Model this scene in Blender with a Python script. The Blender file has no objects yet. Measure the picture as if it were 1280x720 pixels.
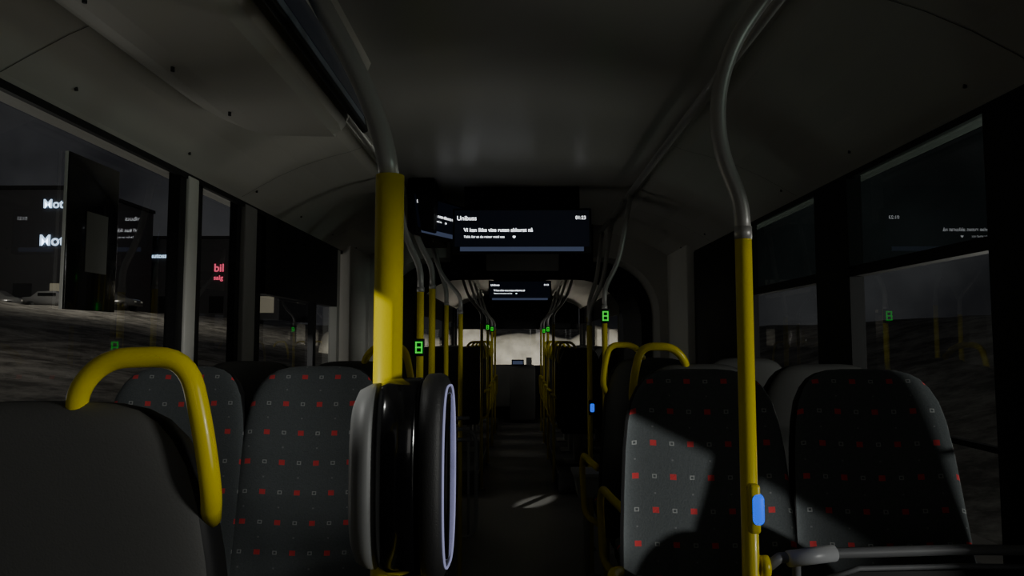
import bpy, bmesh, math, random
from mathutils import Vector, Matrix, noise
random.seed(4)
C = bpy.context.scene.collection

# ------------------------------------------------------------ materials
def pmat(name, col, rough=0.5, metal=0.0, var=0.12, scale=8.0, emit=None, es=0.0, bump=0.0, coat=0.0, spec=0.5):
    m = bpy.data.materials.new(name); m.use_nodes = True
    nt = m.node_tree; b = nt.nodes["Principled BSDF"]
    tc = nt.nodes.new("ShaderNodeTexCoord")
    nz = nt.nodes.new("ShaderNodeTexNoise"); nz.inputs["Scale"].default_value = scale
    nz.inputs["Detail"].default_value = 5
    nt.links.new(tc.outputs["Object"], nz.inputs["Vector"])
    mx = nt.nodes.new("ShaderNodeMix"); mx.data_type = 'RGBA'
    mx.inputs[6].default_value = (*[c*(1-var) for c in col], 1)
    mx.inputs[7].default_value = (*[min(1, c*(1+var)) for c in col], 1)
    nt.links.new(nz.outputs["Fac"], mx.inputs[0])
    nt.links.new(mx.outputs[2], b.inputs["Base Color"])
    b.inputs["Roughness"].default_value = rough
    b.inputs["Metallic"].default_value = metal
    b.inputs["Specular IOR Level"].default_value = spec
    b.inputs["Coat Weight"].default_value = coat
    if emit:
        b.inputs["Emission Color"].default_value = (*emit, 1)
        b.inputs["Emission Strength"].default_value = es
    if bump:
        n2 = nt.nodes.new("ShaderNodeTexNoise"); n2.inputs["Scale"].default_value = 350
        nt.links.new(tc.outputs["Object"], n2.inputs["Vector"])
        bp = nt.nodes.new("ShaderNodeBump"); bp.inputs["Strength"].default_value = bump
        bp.inputs["Distance"].default_value = 0.002
        nt.links.new(n2.outputs["Fac"], bp.inputs["Height"])
        nt.links.new(bp.outputs["Normal"], b.inputs["Normal"])
    return m

def glassmat(name, tint=(0.82, 0.84, 0.84), rough=0.0, r=0.08):
    m = bpy.data.materials.new(name); m.use_nodes = True
    nt = m.node_tree; nt.nodes.clear()
    o = nt.nodes.new("ShaderNodeOutputMaterial")
    t = nt.nodes.new("ShaderNodeBsdfTransparent"); t.inputs[0].default_value = (*tint, 1)
    g = nt.nodes.new("ShaderNodeBsdfGlossy"); g.inputs["Roughness"].default_value = rough
    lw = nt.nodes.new("ShaderNodeLayerWeight"); lw.inputs[0].default_value = 0.5
    pw = nt.nodes.new("ShaderNodeMath"); pw.operation = 'POWER'; pw.inputs[1].default_value = 4.0
    ad = nt.nodes.new("ShaderNodeMath"); ad.operation = 'MULTIPLY_ADD'; ad.inputs[1].default_value = 0.9; ad.inputs[2].default_value = r
    ad.use_clamp = True
    mx = nt.nodes.new("ShaderNodeMixShader")
    nt.links.new(lw.outputs["Facing"], pw.inputs[0])
    nt.links.new(pw.outputs[0], ad.inputs[0]); nt.links.new(ad.outputs[0], mx.inputs[0])
    nt.links.new(t.outputs[0], mx.inputs[1]); nt.links.new(g.outputs[0], mx.inputs[2])
    nt.links.new(mx.outputs[0], o.inputs[0])
    return m

def fabricmat(name):
    m = bpy.data.materials.new(name); m.use_nodes = True
    nt = m.node_tree; b = nt.nodes["Principled BSDF"]
    L = nt.links.new
    def M(op, a, bb=None, c=None):
        n = nt.nodes.new("ShaderNodeMath"); n.operation = op
        for i, v in enumerate((a, bb, c)):
            if v is None: continue
            if isinstance(v, (int, float)): n.inputs[i].default_value = v
            else: L(v, n.inputs[i])
        return n.outputs[0]
    tc = nt.nodes.new("ShaderNodeTexCoord")
    sp = nt.nodes.new("ShaderNodeSeparateXYZ"); L(tc.outputs["Object"], sp.inputs[0])
    u = M('DIVIDE', M('ADD', sp.outputs[0], 10.02), 0.048)
    v = M('DIVIDE', M('ADD', M('SUBTRACT', sp.outputs[2], sp.outputs[1]), 10.0), 0.047)
    fu = M('SUBTRACT', M('FRACT', u), 0.5); fv = M('SUBTRACT', M('FRACT', v), 0.5)
    iu = M('FLOOR', u); iv = M('FLOOR', v)
    d = M('MAXIMUM', M('ABSOLUTE', fu), M('ABSOLUTE', fv))
    row = M('LESS_THAN', M('MODULO', iv, 2.0), 0.5)
    ss = M('MODULO', M('ADD', iu, M('FLOOR', M('DIVIDE', iv, 2.0))), 2.0)
    s0 = M('LESS_THAN', ss, 0.5); s1 = M('SUBTRACT', 1.0, s0)
    isred = M('MULTIPLY', M('MULTIPLY', row, s0), M('LESS_THAN', d, 0.17))
    isout = M('MULTIPLY', M('MULTIPLY', row, s1), M('MULTIPLY', M('LESS_THAN', d, 0.125), M('GREATER_THAN', d, 0.07)))
    dot = M('MULTIPLY', M('MULTIPLY', M('SUBTRACT', 1.0, row), s0), M('LESS_THAN', d, 0.05))
    nz = nt.nodes.new("ShaderNodeTexNoise"); nz.inputs["Scale"].default_value = 260
    L(tc.outputs["Object"], nz.inputs["Vector"])
    def mix(f, a, bcol):
        x = nt.nodes.new("ShaderNodeMix"); x.data_type = 'RGBA'
        L(f, x.inputs[0])
        if isinstance(a, tuple): x.inputs[6].default_value = (*a, 1)
        else: L(a, x.inputs[6])
        x.inputs[7].default_value = (*bcol, 1)
        return x.outputs[2]
    c = mix(nz.outputs["Fac"], (0.085, 0.098, 0.105), (0.155, 0.172, 0.18))
    c = mix(dot, c, (0.26, 0.27, 0.28))
    c = mix(isout, c, (0.45, 0.47, 0.47))
    c = mix(isred, c, (0.85, 0.07, 0.08))
    L(c, b.inputs["Base Color"]); b.inputs["Roughness"].default_value = 0.95
    b.inputs["Sheen Weight"].default_value = 0.1
    bp = nt.nodes.new("ShaderNodeBump"); bp.inputs["Strength"].default_value = 0.4
    bp.inputs["Distance"].default_value = 0.002
    L(nz.outputs["Fac"], bp.inputs["Height"]); L(bp.outputs["Normal"], b.inputs["Normal"])
    return m

YEL = pmat("yellow_powder_coat", (0.93, 0.76, 0.0), 0.36, coat=0.2, var=0.03)
STEEL = pmat("satin_steel", (0.50, 0.49, 0.47), 0.42, metal=0.4)
BLK = pmat("black_plastic", (0.012, 0.012, 0.013), 0.55, spec=0.3)
GLOSSBLK = pmat("gloss_black", (0.006, 0.006, 0.007), 0.14, coat=0.5)
GREYP = pmat("grey_plastic", (0.30, 0.30, 0.29), 0.5, bump=0.1)
SHELL = pmat("seat_back_leather", (0.080, 0.080, 0.077), 0.65, bump=0.2)
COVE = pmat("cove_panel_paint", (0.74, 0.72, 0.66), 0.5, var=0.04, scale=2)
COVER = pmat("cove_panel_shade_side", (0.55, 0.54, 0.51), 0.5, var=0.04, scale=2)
CEIL = pmat("ceiling_laminate", (0.52, 0.515, 0.49), 0.30, var=0.04, scale=2)
WHITE = pmat("pillar_offwhite", (0.80, 0.79, 0.74), 0.45, var=0.05)
FLOORM = pmat("floor_vinyl", (0.36, 0.35, 0.33), 0.45, var=0.3, scale=60)
PODM = pmat("podium_vinyl", (0.15, 0.15, 0.15), 0.6)
LOWER = pmat("wall_lining_dark", (0.06, 0.06, 0.06), 0.6)
BELLOW = pmat("bellows_rubber", (0.014, 0.014, 0.014), 0.6)
FAB = fabricmat("seat_fabric_red_squares")
GLASS = glassmat("window_glass")
RGLASS = glassmat("window_glass_privacy", (0.60, 0.63, 0.62), r=0.08)
TINT = glassmat("window_glass_tinted", (0.10, 0.13, 0.12), r=0.03)
GREEN = pmat("led_green", (0, 0.2, 0.02), emit=(0.0, 1.0, 0.04), es=0.7)
BLUE = pmat("led_blue", (0, 0.02, 0.3), emit=(0.0, 0.12, 1.0), es=1.1)
RING = pmat("led_ring_violet", (0.3, 0.3, 0.6), emit=(0.60, 0.62, 1.0), es=0.32)
SCR = pmat("lcd_black", (0.004, 0.005, 0.008), 0.2, emit=(0.35, 0.5, 1.0), es=0.004)
SCRSTRIP = pmat("lcd_footer", (0.02, 0.03, 0.05), 0.3, emit=(0.35, 0.45, 0.8), es=0.10)
SIDESTRIP = pmat("lcd_bezel_blue_grey", (0.30, 0.34, 0.42), 0.4)
TXT = pmat("lcd_text", (1, 1, 1), emit=(0.92, 0.96, 1.0), es=2.6)
SCREW = pmat("screw_metal", (0.05, 0.05, 0.05), 0.4, metal=0.6)
BIN = pmat("pale_grey_tray", (0.55, 0.55, 0.54), 0.5)
TRIMG = pmat("rail_grey", (0.42, 0.43, 0.45), 0.4)
RAILD = pmat("rail_dark_grey", (0.20, 0.205, 0.215), 0.4)
VCOV = pmat("validator_grey_cover", (0.25, 0.255, 0.255), 0.45)
VHEAD = pmat("validator_dark_head", (0.03, 0.03, 0.031), 0.5, bump=0.3)
PAPER = pmat("paper_sheet", (0.11, 0.11, 0.10), 0.8)

# ------------------------------------------------------------ mesh builder
def fillet(pts, r, n=6):
    pts = [Vector(p) for p in pts]; out = [pts[0]]
    for i in range(1, len(pts)-1):
        a, b, c = pts[i-1], pts[i], pts[i+1]
        d1 = (a-b); d2 = (c-b)
        rr = min(r, d1.length*0.49, d2.length*0.49)
        p1 = b + d1.normalized()*rr; p2 = b + d2.normalized()*rr
        for k in range(n+1):
            t = k/n
            out.append(p1*(1-t)**2 + b*2*t*(1-t) + p2*t*t)
    out.append(pts[-1]); return out

class B:
    def __init__(s): s.v=[]; s.f=[]; s.m=[]; s.sm=[]; s.mats=[]
    def mi(s, mat):
        if mat not in s.mats: s.mats.append(mat)
        return s.mats.index(mat)
    def add(s, vs, fs, mat, smooth=False):
        o = len(s.v); s.v += [tuple(v) for v in vs]
        for i, f in enumerate(fs):
            s.f.append([o+k for k in f])
            s.m.append(s.mi(mat[i] if isinstance(mat, list) else mat)); s.sm.append(smooth)
    def box(s, lo, hi, mat, bevel=0.0, rot=None, seg=3):
        bm = bmesh.new(); bmesh.ops.create_cube(bm, size=1)
        c = (Vector(lo)+Vector(hi))/2; d = Vector(hi)-Vector(lo)
        for v in bm.verts: v.co = Vector((v.co.x*d.x, v.co.y*d.y, v.co.z*d.z))
        if bevel: bmesh.ops.bevel(bm, geom=bm.edges[:], offset=bevel, segments=seg, affect='EDGES', profile=0.5)
        bm.verts.index_update()
        R = rot if rot else Matrix.Identity(3)
        s.add([R @ v.co + c for v in bm.verts], [[v.index for v in f.verts] for f in bm.faces], mat, bool(bevel))
        bm.free()
    def loft(s, rings, mat, cap=True, matfn=None, smooth=True, closed=True):
        n = len(rings[0]); vs = [p for r in rings for p in r]; fs = []; ms = []
        for i in range(len(rings)-1):
            for j in range(n if closed else n-1):
                k = (j+1) % n
                fs.append([i*n+j, i*n+k, (i+1)*n+k, (i+1)*n+j])
                ms.append(matfn(i, j) if matfn else mat)
        if cap:
            fs.append(list(range(n))[::-1]); ms.append(mat)
            fs.append([(len(rings)-1)*n+j for j in range(n)]); ms.append(mat)
        s.add(vs, fs, ms, smooth)
    def tube(s, pts, r, mat, n=14, fl=0.0, sq=1.0):
        pts = fillet(pts, fl) if fl else [Vector(p) for p in pts]
        rings = []; up = None
        for i, p in enumerate(pts):
            a = pts[max(0, i-1)]; b = pts[min(len(pts)-1, i+1)]
            t = (b-a).normalized()
            if up is None:
                up = Vector((0, 0, 1)) if abs(t.z) < 0.9 else Vector((0, 1, 0))
            x = up.cross(t).normalized() if up.cross(t).length > 1e-4 else Vector((1,0,0))
            y = t.cross(x).normalized(); up = y
            rr = r[i] if isinstance(r, list) else r
            rings.append([p + x*math.cos(2*math.pi*k/n)*rr + y*math.sin(2*math.pi*k/n)*rr*sq for k in range(n)])
        s.loft(rings, mat)
    def obj(s, name, loc=(0,0,0), rotz=0, parent=None, rot=None):
        me = bpy.data.meshes.new(name); me.from_pydata(s.v, [], s.f)
        for m in s.mats: me.materials.append(m)
        for i, p in enumerate(me.polygons): p.material_index = s.m[i]; p.use_smooth = s.sm[i]
        bm = bmesh.new(); bm.from_mesh(me); bmesh.ops.recalc_face_normals(bm, faces=bm.faces); bm.to_mesh(me); bm.free()
        o = bpy.data.objects.new(name, me); C.objects.link(o); o.location = loc
        o.rotation_euler = rot if rot else (0, 0, rotz)
        if parent: o.parent = parent
        return o

def empty(name, loc=(0,0,0), rot=(0,0,0)):
    e = bpy.data.objects.new(name, None); C.objects.link(e); e.location = loc; e.rotation_euler = rot
    e.empty_display_size = 0.1
    return e

def text(body, size, loc, mat, parent=None, rot=(math.pi/2, 0, 0), name="text", ext=0.0, align='LEFT', bold=0.0):
    cu = bpy.data.curves.new(name, 'FONT'); cu.body = body; cu.size = size; cu.extrude = ext; cu.offset = bold
    cu.align_x = align; cu.materials.append(mat)
    o = bpy.data.objects.new(name, cu); C.objects.link(o); o.location = loc; o.rotation_euler = rot
    if parent: o.parent = parent
    return o

YB, YF = -1.7, 13.5     # rear / front of the bus
W = 1.2; ZC = 2.30; ZW = 2.025; SILL = 0.85

# ------------------------------------------------------------ hull
b = B(); b.box((-1.25, YB, -0.06), (1.25, YF, 0.0), FLOORM); b.obj("floor")
b = B()
for y0, y1 in ((YB, 5.6), (6.6, YF)):
    b.box((-0.66, y0, ZC), (0.66, y1, ZC+0.05), CEIL)
b.obj("ceiling")

def cove(sgn, name, mat):
    b = B()
    pr = [(0.645, ZC+0.03), (0.648, 2.255), (0.70, 2.235), (0.78, 2.215), (0.90, 2.175), (1.0, 2.13), (1.09, 2.08), (1.15, 2.045), (1.17, 2.03),
          (1.17, ZW), (1.25, ZW), (1.25, 2.40), (0.645, 2.40)]
    for y0, y1 in ((YB, 5.6), (6.6, YF)):
        b.loft([[Vector((sgn*x, y, z)) for x, z in pr] for y in (y0, y1)], mat, smooth=False)
        b.box((min(sgn*1.155, sgn*1.172), y0, ZW-0.012), (max(sgn*1.155, sgn*1.172), y1, ZW+0.008), BLK)
    for y in (0.2, 1.55, 2.95, 4.3, 8.1, 9.8, 11.5):
        for i in range(1, 7):
            (x0, z0), (x1, z1) = pr[i], pr[i+1]
            b.add([(sgn*x0, y-.0012, z0-.0015), (sgn*x0, y+.0012, z0-.0015), (sgn*x1, y+.0012, z1-.0015), (sgn*x1, y-.0012, z1-.0015)], [[0,1,2,3]], SHELL)
    for y in [0.5+0.62*i for i in range(9)]:
        if 5.5 < y < 6.7: continue
        b.tube([(sgn*1.10, y, 2.082), (sgn*1.098, y, 2.068)], 0.0045, SCREW, n=10)
    return b.obj(name)
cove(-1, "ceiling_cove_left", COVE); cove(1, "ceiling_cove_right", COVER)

def wall(sgn, name):
    b = B()
    def bx(y0, y1, z0, z1, mat, x0=1.17, x1=None, bev=0):
        if x1 is None: x1 = 1.25 if z0 < 0.8 else 1.20
        b.box((min(sgn*x0, sgn*x1), y0, z0), (max(sgn*x0, sgn*x1), y1, z1), mat, bev)
    bx(YB, 5.6, 0, SILL, LOWER); bx(6.6, YF, 0, SILL, LOWER)
    bx(YB, 5.6, SILL-0.03, SILL, GREYP, x0=1.16); bx(6.6, YF, SILL-.03, SILL, GREYP, x0=1.16)
    bx(YB, -1.45, SILL, ZW, LOWER)
    if sgn < 0:
        bx(2.43, 2.476, SILL, ZW, BLK, x0=1.16); bx(2.476, 2.556, SILL, ZW, WHITE, x0=1.15, bev=0.006); bx(2.556, 2.63, SILL, ZW, BLK)
        bx(2.957, 3.0, SILL, ZW, BLK); bx(3.0, 3.136, SILL, ZW, GREYP, x0=1.15, bev=0.006); bx(3.136, 3.25, SILL, ZW, BLK)
        bx(3.25, 4.55, 1.66, ZW, BLK, x0=1.15)
        bx(4.1, 4.16, SILL, 1.7, BLK)
        bx(4.55, 4.62, SILL, ZW, WHITE, x0=1.15)
    else:
        bx(1.12, 1.76, SILL, ZW, BLK, x0=1.15)  # added pillar, keeps the right-hand glow off the right seats
        bx(2.50, 2.78, SILL, ZW, BLK, x0=1.15)
        bx(3.6, 4.7, SILL, ZW, BLK, x0=1.15)
        bx(YB+0.2, 4.6, 1.67, 1.705, BLK, x0=1.155)
        bx(YB+0.2, 4.6, 1.17, 1.185, BLK, x0=1.18)
    bx(4.70, 5.6, SILL, ZW+0.05, WHITE, x0=1.10, bev=0.01)
    for y in (8.2, 9.8, 11.3, 12.9): bx(y, y+0.16, SILL, ZW, BLK, x0=1.15)
    bx(6.6, 6.8, SILL, ZW, BLK)
    bx(6.8, YF, 1.75, ZW, BLK, x0=1.18)
    return b.obj(name)
wall(-1, "wall_left"); wall(1, "wall_right")

def arch(y0, y1, hw, zt, rad, mat, name, ridged=False, ohw=1.25, ozt=2.40):
    b = B()
    def ring(y, hw, zt, rad):
        inner = []
        N = 10
        inner.append((hw, 0.0)); inner.append((hw, zt-rad))
        for k in range(1, N+1):
            a = math.pi/2*k/N
            inner.append((hw-rad+rad*math.cos(a), zt-rad+rad*math.sin(a)))
        inner += [(-x, z) for x, z in inner[::-1]]
        return [Vector((x, y, z)) for x, z in inner]
    def outer(y, inn):
        out = []
        for p in inn:
            if p.z <= zt-rad: out.append(Vector((math.copysign(ohw, p.x), y, p.z)))
            else:
                a = (p.z-(zt-rad))/rad
                out.append(Vector((math.copysign(ohw, p.x) if abs(p.x) > hw-rad*0.3 else p.x*ohw/hw, y, (ozt if abs(p.x) <= hw-rad*0.3 else zt-rad+(ozt-zt+rad)*a))))
        return out
    i0 = ring(y0, hw, zt, rad); o0 = outer(y0, i0); i1 = ring(y1, hw, zt, rad); o1 = outer(y1, i1)
    b.loft([i0, o0], mat, cap=False, smooth=False, closed=False)
    b.loft([i1, o1], mat, cap=False, smooth=False, closed=False)
    if ridged:
        rs = []; n = 14
        for k in range(n+1):
            e = 0.03 if k % 2 else 0.0
            rs.append(ring(y0+(y1-y0)*k/n, hw+e, zt+e, rad))
        b.loft(rs, mat, cap=False, smooth=False, closed=False)
    else:
        b.loft([i0, i1], mat, cap=False, smooth=False, closed=False)
    b.loft([o0, o1], mat, cap=False, smooth=False, closed=False)
    return b.obj(name)
arch(5.3, 5.62, 1.04, 2.06, 0.42, COVER, "wall_portal_frame")
arch(5.63, 6.58, 0.96, 2.00, 0.42, BELLOW, "wall_articulation_bellows", ridged=True)
arch(6.59, 6.75, 1.02, 2.05, 0.42, BLK, "wall_portal_frame")

b = B()
b.box((-1.25, YB-0.06, 0), (1.25, YB, 1.2), LOWER); b.box((-1.25, YB-0.06, 1.95), (1.25, YB, 2.4), COVE)
b.box((-1.25, YB-0.06, 1.2), (-1.0, YB, 1.95), LOWER); b.box((1.0, YB-0.06, 1.2), (1.25, YB, 1.95), LOWER)
b.obj("wall_rear")

def pane(name, y0, y1, z0, z1, sgn, mat):
    b = B(); x = sgn*1.192
    b.add([(x, y0, z0), (x, y1, z0), (x, y1, z1), (x, y0, z1)], [[0,1,2,3]], mat)
    return b.obj(name)
pane("window_1", -1.45, 2.43, SILL, ZW, -1, GLASS)
pane("window_2", 2.63, 2.957, SILL, ZW, -1, GLASS)
pane("window_3", 3.25, 4.55, SILL, 1.66, -1, GLASS)
pane("window_4", -1.45, 1.12, SILL, 1.67, 1, GLASS)
pane("window_5", -1.45, 1.12, 1.705, ZW, 1, TINT)
pane("window_6", 1.76, 2.50, SILL, 1.67, 1, RGLASS)
pane("window_7", 1.76, 2.50, 1.705, ZW, 1, TINT)
pane("window_8", 2.78, 3.6, SILL, 1.67, 1, RGLASS)
pane("window_9", 2.78, 3.6, 1.705, ZW, 1, TINT)
pane("window_10", 6.8, 12.9, SILL, 1.75, -1, GLASS)
pane("window_11", 6.8, 12.9, SILL, 1.75, 1, GLASS)
b = B(); b.add([(-1.15, YF-0.016, 1.0), (1.15, YF-0.016, 1.0), (1.15, YF-0.016, 2.1), (-1.15, YF-0.016, 2.1)], [[0,1,2,3]], GLASS); b.obj("window_12")

b = B()
b.box((-1.25, YF-0.03, 0), (1.25, YF+0.05, 0.98), LOWER); b.box((-1.25, YF-0.03, 2.1), (1.25, YF+0.05, 2.4), BLK)
b.box((-1.25, YF-0.03, 0.98), (-1.15, YF+0.05, 2.1), BLK); b.box((1.15, YF-0.03, 0.98), (1.25, YF+0.05, 2.1), BLK)
b.box((-0.02, YF-0.035, 0.98), (0.02, YF+0.0, 1.02), BLK)
b.obj("wall_front")
b = B(); b.box((-1.12, YF-0.10, 1.66), (1.12, YF-0.085, 2.12), BLK); b.tube([(-1.12, YF-0.09, 1.66), (1.12, YF-0.09, 1.66)], 0.012, BLK); b.obj("windshield_sun_blind")

b = B()
for s in (-1, 1):
    for y0, y1 in ((YB, 3.9), (6.9, 11.6)):
        lo = min(s*0.38, s*1.17); hi = max(s*0.38, s*1.17)
        b.box((lo, y0, 0), (hi, y1, 0.22), PODM, 0.015)
        e = s*0.378
        b.box((min(e, e-s*.006), y0, 0.195), (max(e, e-s*.006), y1, 0.215), STEEL)
b.obj("floor_seat_podium")

# ------------------------------------------------------------ seats
def seat_mesh(handle=0, arm=0):
    b = B(); N = 48
    zs = [(0.36, .205, .030), (0.40, .215, .040), (0.50, .222, .045), (0.62, .222, .046), (0.74, .218, .043), (0.85, .212, .040),
          (0.95, .205, .038), (1.02, .196, .036), (1.07, .184, .034), (1.105, .166, .031), (1.128, .146, .027), (1.142, .122, .021), (1.150, .090, .013), (1.153, .05, .005)]
    rings = []
    for z, w, d in zs:
        yc = -0.205 - (z-0.36)*0.13
        ring = []
        for k in range(N):
            a = 2*math.pi*k/N
            cx, sx = math.cos(a), math.sin(a)
            x = math.copysign(abs(cx)**0.55, cx)*w
            y = math.copysign(abs(sx)**0.75, sx)*d
            y += 0.030*(abs(x)/0.22)**2.2*(1 if sx > 0 else 0.4)
            if sx > 0: y += 0.012*math.exp(-((z-0.58)/0.12)**2)
            ring.append(Vector((x, yc+y, z)))
        rings.append(ring)
    def mf(i, j):
        a = 2*math.pi*(j+0.5)/N; sx = math.sin(a)
        if sx > 0.28: return FAB
        if sx < -0.42: return SHELL
        return BLK
    b.loft(rings, BLK, matfn=mf)
    rings = []
    for t in [0, .08, .2, .4, .6, .8, .93, 1.0]:
        y = -0.19+0.42*t
        hw = 0.215*(1-0.10*max(0, (t-.8)/.2)**2); th = 0.055 if 0 < t < 1 else 0.035
        ring = []
        for k in range(N):
            a = 2*math.pi*k/N; cx, sx = math.cos(a), math.sin(a)
            x = math.copysign(abs(cx)**0.45, cx)*hw; z = math.copysign(abs(sx)**0.6, sx)*th
            z += 0.02*(abs(x)/0.215)**2
            ring.append(Vector((x, y, 0.395+z+0.02*t)))
        rings.append(ring)
    b.loft(rings, BLK, matfn=lambda i, j: FAB if math.sin(2*math.pi*(j+.5)/N) > 0.2 else BLK)
    b.box((-0.16, -0.17, 0.30), (0.16, 0.17, 0.345), BLK, 0.01)
    b.box((-0.04, -0.12, 0.0), (0.04, 0.10, 0.31), STEEL, 0.01)
    b.box((-0.13, -0.15, 0.0), (0.13, 0.13, 0.014), STEEL, 0.004)
    if handle:
        h = handle
        b.tube([(h*0.030, -0.29, 1.11), (h*0.042, -0.325, 1.165), (h*0.085, -0.335, 1.208), (h*0.185, -0.335, 1.210), (h*0.206, -0.335, 1.13), (h*0.216, -0.325, 1.045), (h*0.195, -0.275, 1.00)],
               0.0128, YEL, fl=0.045, n=16, sq=1.0)
    if arm:
        h = arm
        b.tube([(h*0.225, -0.20, 0.66), (h*0.255, -0.12, 0.68), (h*0.262, 0.12, 0.67), (h*0.262, 0.20, 0.60), (h*0.25, 0.20, 0.36), (h*0.18, 0.12, 0.33)], 0.0145, YEL, fl=0.06)
    o = b.obj("bus_seat"); me = o.data; bpy.data.objects.remove(o); return me
M0 = seat_mesh(); MHL = seat_mesh(handle=1, arm=1); MHR = seat_mesh(handle=-1, arm=-1); MAR = seat_mesh(arm=1)
def seat(me, x, y, rear=False, z=0.22):
    o = bpy.data.objects.new("bus_seat", me); C.objects.link(o); o.location = (x, y, z)
    o.rotation_euler = (0, 0, math.pi if rear else 0)
seat(MHL, -0.592, 1.22); seat(M0, -0.95-0.08, 1.22)
seat(M0, -0.585, 1.83, True); seat(M0, -0.985, 1.83, True)
seat(MHL, -0.60, 2.95); seat(M0, -0.985, 2.95)
seat(MAR, 0.475, 1.62, True); seat(M0, 0.905, 1.62, True)
seat(MHR, 0.58, 2.66); seat(M0, 0.985, 2.66)
seat(MHR, 0.58, 3.46); seat(M0, 0.985, 3.46)
for y in (7.4, 8.2, 9.0, 9.8, 10.6, 11.3):
    seat(MHR, 0.60, y); seat(M0, 0.985, y)
    if y > 7.5: seat(MHL, -0.60, y); seat(M0, -0.985, y)

# ------------------------------------------------------------ poles and rails
b = B()
for s in (-1, 1):
    for y0, y1 in ((2.25 if s < 0 else YB+0.05, 5.2), (6.9, 12.6)):
        b.tube([(s*0.60, y0, 2.235), (s*0.60, y1, 2.235)], 0.016, STEEL)
        y = y0+0.3
        while y < y1:
            b.tube([(s*0.60, y, 2.235), (s*0.645, y, 2.285)], 0.010, STEEL, n=8)
            y += 1.2
b.obj("ceiling_grab_rail")

def glyph(b, x, y, z, h):
    w = h*0.62; t = h*0.13
    b.box((x-w*.75, y-0.018, z-h*.75), (x+w*.75, y+0.0, z+h*.75), BLK, 0.003)
    f0, f1 = y-0.021, y-0.017
    b.box((x-w/2, f0, z-h/2), (x-w/2+t, f1, z+h/2), GREEN); b.box((x+w/2-t, f0, z-h/2), (x+w/2, f1, z+h/2), GREEN)
    for zz in (z-h/2, z-t/2, z+h/2-t): b.box((x-w/2, f0, zz), (x+w/2, f1, zz+t), GREEN)

def pole(x, y, zy, sgn, r=0.016, z0=0.0, disp=None, blue=None, top=0.60, rs=None):
    b = B(); rs = rs or r*0.93
    b.tube([(x, y, z0), (x, y, zy)], r, YEL, n=18)
    b.tube([(x, y, z0), (x, y, z0+0.02)], r*2.2, STEEL, n=18)
    b.tube([(x, y, zy-0.01), (x, y, zy+0.012)], r*1.12, STEEL, n=18)
    if abs(abs(x)-top) > 0.04:
        b.tube([(x, y, zy), (x, y, zy+0.10), (x+(sgn*top-x)*0.55, y, min(zy+0.25, 2.12)), (sgn*top, y, 2.22)], rs, STEEL, fl=0.09, n=16)
    else:
        b.tube([(x, y, zy), (x, y, 2.22)], rs, STEEL, n=16)
    if disp: glyph(b, x, y-r-0.004, disp[0], disp[1])
    if blue:
        b.box((x-0.012, y-0.035, blue-0.045), (x+0.026, y-0.005, blue+0.045), BLK, 0.006)
        b.box((x-0.004, y-0.045, blue-0.026), (x+0.022, y-0.012, blue+0.026), BLUE, 0.008)
    return b.obj("grab_pole")

b = B()
px, py_ = 0.408, 1.30
b.tube([(px, py_, 0.22), (px, py_, 1.645)], 0.0148, YEL, n=20)
b.tube([(px, py_, 0.22), (px, py_, 0.25)], 0.035, STEEL, n=20)
b.tube([(px, py_, 1.64), (px-0.002, py_, 1.70), (px-0.04, py_, 1.80), (px-0.042, py_, 1.90), (px-0.01, py_, 2.00), (px+0.06, py_, 2.10), (0.60, py_+0.02, 2.22)], 0.0142, STEEL, fl=0.05, n=18)
b.tube([(px, py_, 1.632), (px, py_, 1.655)], 0.0155, STEEL, n=20)
b.box((px-0.008, py_-0.028, 1.115), (px+0.012, py_-0.008, 1.20), YEL, 0.006)
b.box((px-0.004, py_-0.034, 1.130), (px+0.018, py_+0.002, 1.184), BLUE, 0.010, seg=5)
b.obj("grab_pole")

PX, PY = -0.262, 1.45
b = B()
b.tube([(PX, PY, 0.0), (PX, PY, 1.785)], 0.029, YEL, n=28)
b.tube([(PX, PY, 0), (PX, PY, 0.03)], 0.06, STEEL, n=24)
b.tube([(PX, PY, 1.775), (PX-0.014, PY, 1.86), (PX-0.05, PY, 1.96), (PX-0.10, PY, 2.06), (PX-0.16, PY-0.02, 2.17), (PX-0.20, PY-0.04, 2.298)], 0.021, STEEL, fl=0.07, n=20)
b.obj("grab_pole")

def validator():
    root = empty("ticket_validator", (PX+0.078, PY-0.03, 1.19), (0, 0, math.radians(-3)))
    N = 44
    def oval(x, hy, hz, e=0.62, yc=0, zc=0):
        r = []
        for k in range(N):
            a = 2*math.pi*k/N; c, s = math.cos(a), math.sin(a)
            r.append(Vector((x, yc+math.copysign(abs(c)**e, c)*hy, zc+math.copysign(abs(s)**0.85, s)*hz)))
        return r
    b = B()
    b.loft([oval(-0.085, .055, .16), oval(-0.078, .075, .177), oval(-0.06, .086, .185), oval(-0.01, .09, .187), oval(0.0, .084, .185)], GLOSSBLK)
    b.obj("body", parent=root)
    b = B()
    b.loft([oval(0.002, .080, .182), oval(0.010, .092, .194), oval(0.030, .094, .196), oval(0.042, .088, .19), oval(0.048, .08, .178)], VHEAD)
    b.obj("reader_head", parent=root)
    b = B()
    b.loft([oval(-0.138, .02, .105), oval(-0.133, .055, .14), oval(-0.12, .08, .165), oval(-0.10, .088, .175), oval(-0.086, .088, .176)], VCOV)
    b.obj("rear_cover", parent=root)
    b = B()
    ring = oval(0.050, .080, .172)
    b.tube([p for p in ring]+[ring[0]], 0.0020, RING, n=8); b.obj("led_ring", parent=root)
    b = B(); b.loft([oval(0.047, .07, .16), oval(0.051, .066, .155)], GLOSSBLK); b.obj("face_glass", parent=root)
validator()

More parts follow.
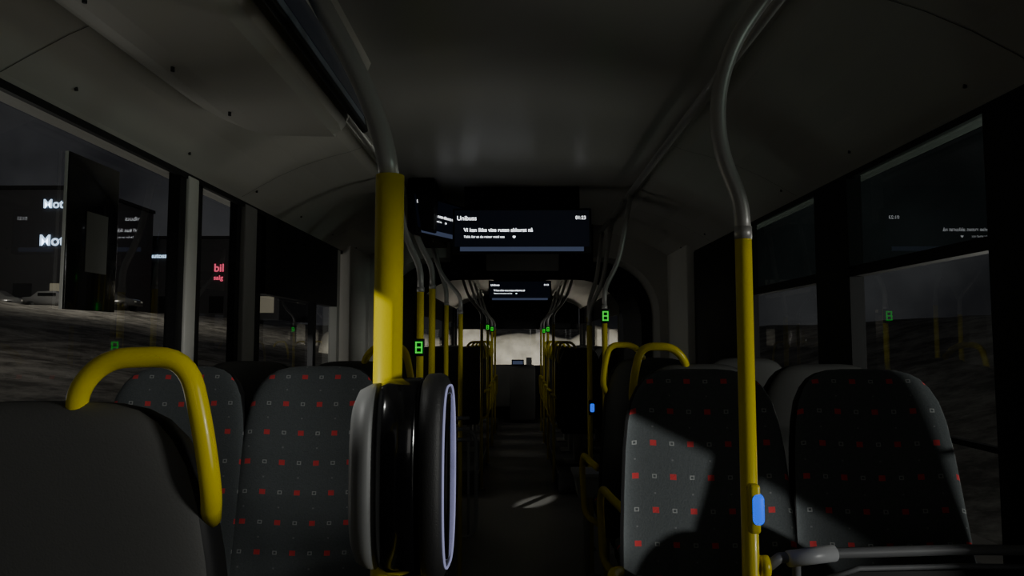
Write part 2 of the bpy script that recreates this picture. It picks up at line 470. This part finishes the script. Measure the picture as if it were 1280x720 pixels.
pole(-0.47, 3.45, 1.69, -1, r=0.017, disp=(1.415, 0.055), z0=0.22)
pole(-0.455, 3.80, 1.73, -1, r=0.017, z0=0.22)
pole(-0.36, 4.50, 1.62, -1, r=0.014)
pole(-0.50, 5.0, 1.70, -1, r=0.016)
pole(0.455, 3.80, 1.62, 1, r=0.014, disp=(1.575, 0.05), z0=0.22)
pole(0.45, 4.55, 1.55, 1, r=0.015, blue=1.03)
pole(0.50, 5.1, 1.62, 1, r=0.016)
for y in (7.1, 8.5, 9.9, 11.2):
    pole(-0.36, y, 1.62, -1, r=0.015, disp=(1.6, 0.05) if y > 8 and y < 11 else None)
    pole(0.36, y+0.3, 1.62, 1, r=0.015, disp=(1.58, 0.05) if y > 8 and y < 11 else None)

b = B()
b.tube([(0.425, 1.305, 1.052), (0.44, 1.305, 1.052)], 0.019, YEL, n=16)
b.tube([(0.44, 1.305, 1.052), (0.465, 1.32, 1.062), (0.56, 1.335, 1.066), (0.8, 1.36, 1.066), (1.15, 1.37, 1.062)], 0.0095, RAILD, n=16)
b.tube([(0.48, 1.315, 1.062), (0.57, 1.337, 1.066)], 0.0145, TRIMG, n=16)
b.tube([(0.55, 1.335, 1.02), (0.62, 1.35, 1.035), (0.8, 1.365, 1.035), (1.15, 1.372, 1.03)], 0.005, RAILD, n=10)
b.add([(0.50, 1.33, 0.25), (1.15, 1.375, 0.25), (1.15, 1.375, 1.03), (0.60, 1.345, 1.03), (0.50, 1.33, 0.98)], [[0,1,2,3,4]], BLK)
b.add([(0.50, 1.337, 0.25), (1.15, 1.382, 0.25), (1.15, 1.382, 1.03), (0.60, 1.352, 1.03), (0.50, 1.337, 0.98)], [[4,3,2,1,0]], BLK)
b.tube([(0.50, 1.333, 0.22), (0.50, 1.333, 1.05)], 0.008, RAILD, n=10)
b.obj("partition_rail")

b = B()
for z in (0.97, 0.905, 0.84):
    b.tube([(-0.30, 4.47, z), (-0.44, 4.47, z)], 0.012, TRIMG, n=12)
b.tube([(-0.36, 4.54, 0.88), (-0.285, 4.54, 0.88), (-0.262, 4.54, 0.82), (-0.262, 4.54, 0.30), (-0.30, 4.54, 0.24), (-0.36, 4.54, 0.24)], 0.012, TRIMG, fl=0.04, n=14)
b.tube([(-0.31, 4.54, 0.87), (-0.31, 4.54, 0.25)], 0.009, TRIMG, n=12)
b.box((-1.1, 4.50, 0.12), (-0.40, 4.54, 1.0), BLK, 0.01)
b.tube([(-0.44, 4.52, 0.0), (-0.44, 4.52, 0.14)], 0.015, STEEL)
b.tube([(-1.05, 4.52, 0.0), (-1.05, 4.52, 0.14)], 0.015, STEEL)
b.obj("luggage_barrier")
b = B()
b.loft([[Vector((x*k+0.36, y*k2+4.05, z)) for x, y in ((-.05,-.1),(.10,-.1),(.10,.1),(-.05,.1))] for k, k2, z in ((.7,.8,.60),(1,1,.70),(1.25,1.1,.715),(1.25,1.1,.73),(.9,.9,.73))], BIN, smooth=False)
b.box((0.36, 4.02, 0.0), (0.39, 4.08, 0.62), STEEL, 0.006)
b.obj("litter_bin")

b = B()
def boxprof(y, k=0.0):
    return [Vector(p) for p in [(-0.985, y, 2.165), (-0.90+k, y, 2.115), (-0.83+k, y, 2.085), (-0.76, y, 2.075), (-0.56, y, 2.07), (-0.525-k, y, 2.08), (-0.51-k, y, 2.10), (-0.45, y, 2.31), (-0.985, y, 2.31)]]
b.loft([boxprof(YB+0.1), boxprof(2.06), boxprof(2.13, 0.01), boxprof(2.16, 0.03)], COVE, smooth=False)
for y in (0.62, 0.95, 1.28, 1.62, 1.95):
    b.tube([(-0.80, y, 2.083), (-0.80, y, 2.070)], 0.0045, SCREW, n=10)
b.obj("ceiling_locker")

def monitor(name, loc, rot, w, h, d=0.045, lines=True, scale=1.0, strip=SCRSTRIP):
    root = empty(name, loc, rot)
    b = B(); b.box((-w/2-0.012, 0, -h/2-0.012), (w/2+0.012, d, h/2+0.012), BLK, 0.006); b.obj("housing", parent=root)
    b = B(); b.box((-w/2, -0.003, -h/2+0.025), (w/2, 0.004, h/2), SCR)
    b.box((-w/2+0.03, -0.002, -h/2), (w/2-0.03, 0.004, -h/2+0.024), strip)
    b.obj("lcd", parent=root)
    if lines:
        text("Unibuss", 0.034*scale, (-w/2+0.012, -0.006, h/2-0.055*scale), TXT, root, name="label_operator")
        text("01:23", 0.026*scale, (w/2-0.075*scale, -0.006, h/2-0.05*scale), TXT, root, name="label_clock")
        text("Vi kan ikke vise ruten akkurat nå", 0.0285*scale, (-w/2+0.05*scale, -0.006, h/2-0.118*scale), TXT, root, name="label_message", bold=0.0003)
        text("Takk for at du reiser med oss", 0.0185*scale, (-w/2+0.05*scale, -0.006, h/2-0.152*scale), TXT, root, name="label_thanks")
        hb = B(); n = 20; pts = []
        for k in range(n):
            t = 2*math.pi*k/n
            pts.append(Vector((16*math.sin(t)**3, 0, 13*math.cos(t)-5*math.cos(2*t)-2*math.cos(3*t)-math.cos(4*t)))*0.0005*scale+Vector((-w/2+0.325*scale, -0.006, h/2-0.147*scale)))
        hb.add(pts, [list(range(n))], TXT); hb.obj("heart_icon", parent=root)
    return root
monitor("information_screen", (0.02, 3.90, 2.045), (0, 0, 0), 0.735, 0.225)
monitor("information_screen", (0.02, 8.70, 2.045), (0, 0, 0), 0.735, 0.225)
b = B()
for y in (3.95, 8.75):
    b.box((-0.30, y, 2.16), (0.34, y+0.05, 2.299), BLK)
b.obj("screen_bracket")
monitor("information_screen", (-0.475, 1.62, 2.185), (math.radians(-12), 0, math.radians(90)), 1.0, 0.20, d=0.02, lines=False, strip=SIDESTRIP)
b = B(); b.box((-0.58, 3.72, 2.02), (-0.44, 4.45, 2.299), BLK, 0.01); b.obj("screen_housing")
monitor("information_screen", (-0.40, 3.95, 2.11), (math.radians(-8), 0, math.radians(62)), 0.56, 0.20, d=0.03, lines=True, scale=0.82)
b = B(); b.box((-0.235, 5.24, 1.955), (0.30, 5.30, 2.10), GREYP, 0.012); b.box((-0.5, 5.262, 1.93), (0.55, 5.30, 2.30), BLK); b.obj("bulkhead_hatch")

b = B()
b.box((-1.185, 1.85, 1.53), (-1.175, 2.085, 1.945), GLOSSBLK, 0.002); b.box((-1.1745, 1.93, 1.635), (-1.1725, 2.03, 1.80), PAPER)
b.box((-1.187, 1.847, 1.53), (-1.180, 1.850, 1.945), WHITE)
b.obj("hanging_notice_board")

b = B()
b.box((-1.12, 12.95, 0.25), (0.30, 13.38, 1.0), GREYP, 0.04); b.box((-0.15, 12.72, 0.05), (0.30, 12.97, 0.96), GREYP, 0.02)
b.box((-0.12, 12.85, 1.0), (0.10, 13.0, 1.10), BLK, 0.01); b.box((0.14, 12.85, 1.0), (0.24, 12.95, 1.14), TRIMG, 0.01)
b.box((-0.10, 12.842, 1.02), (0.08, 12.85, 1.08), SCRSTRIP)
b.obj("dashboard")
b = B()
pts = [Vector((-0.72+0.22*math.cos(a), 12.7+0.10*math.sin(a), 1.0+0.19*math.sin(a))) for a in [2*math.pi*k/28 for k in range(29)]]
b.tube(pts, 0.014, BLK, n=10); b.tube([(-0.94, 12.7, 1.0), (-0.5, 12.7, 1.0)], 0.012, BLK); b.tube([(-0.72, 12.7, 1.0), (-0.72, 12.94, 0.88)], 0.025, BLK)
b.obj("steering_wheel")
o = bpy.data.objects.new("driver_seat", M0); C.objects.link(o); o.location = (-0.72, 12.2, 0.1)
b = B(); b.box((-1.12, 11.85, 0.0), (-0.35, 12.7, 0.1), PODM); b.obj("floor_driver_podium")

# ------------------------------------------------------------ outside
def groundmat():
    m = bpy.data.materials.new("snowy_ground"); m.use_nodes = True; nt = m.node_tree; bs = nt.nodes["Principled BSDF"]
    tc = nt.nodes.new("ShaderNodeTexCoord"); nz = nt.nodes.new("ShaderNodeTexNoise"); nz.inputs["Scale"].default_value = 0.8; nz.inputs["Detail"].default_value = 12
    nz.inputs["Roughness"].default_value = 0.75
    nt.links.new(tc.outputs["Object"], nz.inputs["Vector"])
    cr = nt.nodes.new("ShaderNodeValToRGB"); cr.color_ramp.elements[0].position = 0.42; cr.color_ramp.elements[1].position = 0.60
    cr.color_ramp.elements[0].color = (0.07, 0.064, 0.056, 1); cr.color_ramp.elements[1].color = (0.30, 0.285, 0.255, 1)
    nt.links.new(nz.outputs["Fac"], cr.inputs[0]); nt.links.new(cr.outputs[0], bs.inputs["Base Color"]); bs.inputs["Roughness"].default_value = 0.9
    return m
GND = groundmat()
b = B(); nx, ny = 100, 100; vs = []; fs = []
for j in range(ny+1):
    for i in range(nx+1):
        x = -90+150*i/nx; y = -15+135*j/ny
        z = -0.36
        if x < -5: z += min(1, (-5-x)/27)*4.2
        if x > 5: z += min(1, (x-5)/9)*2.6
        if y > 60: z += min(1, (y-60)/20)*3*(1 if abs(x) < 8 else 0)
        if abs(x) > 5: z += 0.22*noise.noise(Vector((x*.25, y*.25, 0)))
        vs.append((x, y, z))
for j in range(ny):
    for i in range(nx): a = j*(nx+1)+i; fs.append([a, a+1, a+nx+2, a+nx+1])
b.add(vs, fs, GND, True); b.obj("ground")
b = B(); b.box((-4.2, -15, -0.37), (4.2, 60, -0.335), pmat("asphalt_wet", (0.22, 0.205, 0.18), 0.5, var=0.3, scale=3)); b.obj("ground_road")

NEON = pmat("neon_white", (1, 1, 1), emit=(0.50, 0.72, 1.0), es=2.0)
NEONR = pmat("neon_red", (1, .1, .2), emit=(1.0, 0.10, 0.20), es=1.2)
LITW = pmat("lit_shop_window", (0.3, 0.28, 0.2), emit=(0.9, 0.8, 0.6), es=0.12)
BLD = pmat("building_cladding", (0.035, 0.035, 0.04), 0.7)
def building(lo, hi, signs):
    root = empty("commercial_building", ((lo[0]+hi[0])/2, lo[1], lo[2]))
    b = B(); o = Vector(root.location)
    b.box(Vector(lo)-o, Vector(hi)-o, BLD)
    b.box((lo[0]-o.x-.2, -0.2, hi[2]-o.z), (hi[0]-o.x+.2, hi[1]-lo[1], hi[2]-o.z+.3), BLK)
    for i in range(8):
        x = lo[0]+(hi[0]-lo[0])*(i+.5)/8-o.x
        b.box((x-.8, -0.03, 0.8), (x+.8, 0.0, 2.6), LITW if i % 3 == 1 else GLOSSBLK)
    b.obj("shell", parent=root)
    for body, size, loc, mat in signs:
        text(body, size, Vector(loc)-o, mat, root, name="sign", ext=0.02, bold=0.015*size)
building((-62, 60, 3.6), (-37, 72, 14.2), [("MotorCe", 1.05, (-40.2, 59.9, 12.6), NEON), ("MotorFo", 1.3, (-40.4, 59.9, 9.4), NEON)])
building((-48, 78, 3.6), (-26, 90, 12.5), [("autosalg", 0.7, (-40.2, 77.9, 10.4), NEON), ("bil", 1.2, (-33.2, 77.9, 8.9), NEONR), ("salg", 0.7, (-33.2, 77.9, 8.0), NEONR)])

def car(x, y, z, rz, col):
    b = B(); m = pmat("car_paint", col, 0.3, coat=0.6)
    prof = [(-2.1, .35), (-2.15, .75), (-1.9, .95), (-1.35, 1.0), (-0.9, 1.42), (0.4, 1.47), (1.05, 1.02), (1.9, .9), (2.15, .7), (2.15, .35)]
    def r(yy, k): return [Vector((p[0]*(1 if p[1] < 1.1 else k), yy, p[1])) for p in prof]
    b.loft([r(-.82, .92), r(-.7, 1), r(.7, 1), r(.82, .92)], m)
    b.box((-0.85, -.835, 1.03), (0.55, .835, 1.33), GLOSSBLK, 0.05)
    for wx in (-1.35, 1.35):
        for s in (-1, 1): b.tube([(wx, s*.66, .33), (wx, s*.88, .33)], .33, BLK, n=20)
    for s in (-.6, .6): b.box((2.12, s-.15, .62), (2.17, s+.15, .74), WHITE, .01)
    b.obj("parked_car", (x, y, z), rz)
for cx, cy, rz, cc in ((-41, 56, .2, .12), (-37, 57, .1, .2), (-45.5, 55.5, .15, .05), (-33, 58, .1, .05)):
    car(cx, cy, 3.84, rz, (cc, cc, cc))

b = B(); rings = []
for i in range(31):
    x = -12+24*i/30; h = 1.2+0.9*noise.noise(Vector((x*.5, 3, 1)))
    rings.append([Vector((x, 45+2*math.cos(a), -0.36+h*1.9*math.sin(a))) for a in [math.pi*k/10 for k in range(11)]])
b.loft(rings, pmat("snow", (0.5, 0.47, 0.40), 0.9, var=0.6, scale=1.5), closed=False); b.obj("snow_bank")

# ------------------------------------------------------------ lights
def area(name, loc, target, size, power, col, sy=None):
    l = bpy.data.lights.new(name, 'AREA'); l.size = size; l.energy = power; l.color = col
    if sy: l.shape = 'RECTANGLE'; l.size_y = sy
    o = bpy.data.objects.new(name, l); C.objects.link(o); o.location = loc
    o.rotation_euler = (Vector(target)-Vector(loc)).to_track_quat('-Z', 'Y').to_euler(); return o
def spot(name, loc, target, ang, power, col, blend=0.1, r=0.03):
    l = bpy.data.lights.new(name, 'SPOT'); l.spot_size = math.radians(ang); l.energy = power; l.color = col; l.spot_blend = blend; l.shadow_soft_size = r
    o = bpy.data.objects.new(name, l); C.objects.link(o); o.location = loc
    o.rotation_euler = (Vector(target)-Vector(loc)).to_track_quat('-Z', 'Y').to_euler(); return o
area("street_glow_right", (6.5, -2.2, 1.7), (-0.8, 1.8, 1.4), 0.8, 200, (1.0, 0.98, 0.92))
area("street_glow_rear", (1.5, -6.0, 2.0), (0, 2, 1.3), 2.0, 10, (1.0, 0.97, 0.9))
area("added_fill_glow", (3.0, 3.7, 0.05), (0.0, 1.6, 2.2), 1.0, 56, (1.0, 0.96, 0.87), sy=3.4)  # added fill outside the right windows, brightens ceiling and left cove
area("added_fill_glow", (-3.0, 3.4, 0.05), (0.0, 2.7, 2.2), 1.0, 13, (1.0, 0.96, 0.87), sy=3.0)  # added weaker fill on the left, brightens ceiling and right cove
area("added_fill_glow", (3.2, 9.5, 1.2), (0.0, 9.5, 1.2), 1.0, 14, (1.0, 0.96, 0.87), sy=4.0)  # added fill from the right for the dark front section
area("added_fill_glow", (-3.2, 9.5, 2.2), (0.0, 9.5, 0.8), 1.0, 20, (1.0, 0.96, 0.87), sy=4.0)  # added fill from the left for the front seats and aisle
spot("street_lamp_beam", (-7.2, -2.0, 5.0), (0.40, 1.88, 1.06), 2.9, 2500, (1.0, 0.98, 0.92), 0.35, 0.06)
spot("street_lamp_floor", (-5.4, -3.8, 5.6), (0.15, 6.6, 0.0), 1.2, 4500, (1.0, 0.97, 0.9), 0.3)
spot("headlight", (-0.8, 13.9, 0.5), (-0.8, 45, 0.3), 50, 20000, (1.0, 0.95, 0.85), 0.4, 0.1)
spot("headlight", (0.8, 13.9, 0.5), (0.8, 45, 0.3), 50, 20000, (1.0, 0.95, 0.85), 0.4, 0.1)
area("lot_lamp", (-26, 45, 16), (-34, 56, 3), 3, 1500, (1.0, 0.93, 0.8))
area("lot_lamp", (9, 8, 7), (8, 6, 0), 2, 16, (1.0, 0.9, 0.75))
area("lot_lamp", (-14, 16, 9), (-14, 20, 0), 2, 130, (1.0, 0.92, 0.8))

w = bpy.data.worlds.new("night_sky"); bpy.context.scene.world = w; w.use_nodes = True
nt = w.node_tree; bg = nt.nodes["Background"]
tc = nt.nodes.new("ShaderNodeTexCoord"); nz = nt.nodes.new("ShaderNodeTexNoise"); nz.inputs["Scale"].default_value = 4; nz.inputs["Detail"].default_value = 6
cr = nt.nodes.new("ShaderNodeValToRGB"); cr.color_ramp.elements[0].color = (0.011, 0.011, 0.013, 1); cr.color_ramp.elements[1].color = (0.06, 0.06, 0.063, 1)
cr.color_ramp.elements[0].position = 0.4; cr.color_ramp.elements[1].position = 0.75
nt.links.new(tc.outputs["Generated"], nz.inputs["Vector"]); nt.links.new(nz.outputs["Fac"], cr.inputs[0]); nt.links.new(cr.outputs[0], bg.inputs[0]); bg.inputs[1].default_value = 1.0

# ------------------------------------------------------------ camera
cd = bpy.data.cameras.new("camera"); cam = bpy.data.objects.new("camera", cd); C.objects.link(cam)
cd.sensor_width = 36; cd.lens = 36*900/1280; cd.clip_start = 0.02; cd.clip_end = 300
cam.location = (0, 0, 1.45); cam.rotation_euler = (math.radians(90+4.13), 0, math.radians(0.5))
bpy.context.scene.camera = cam
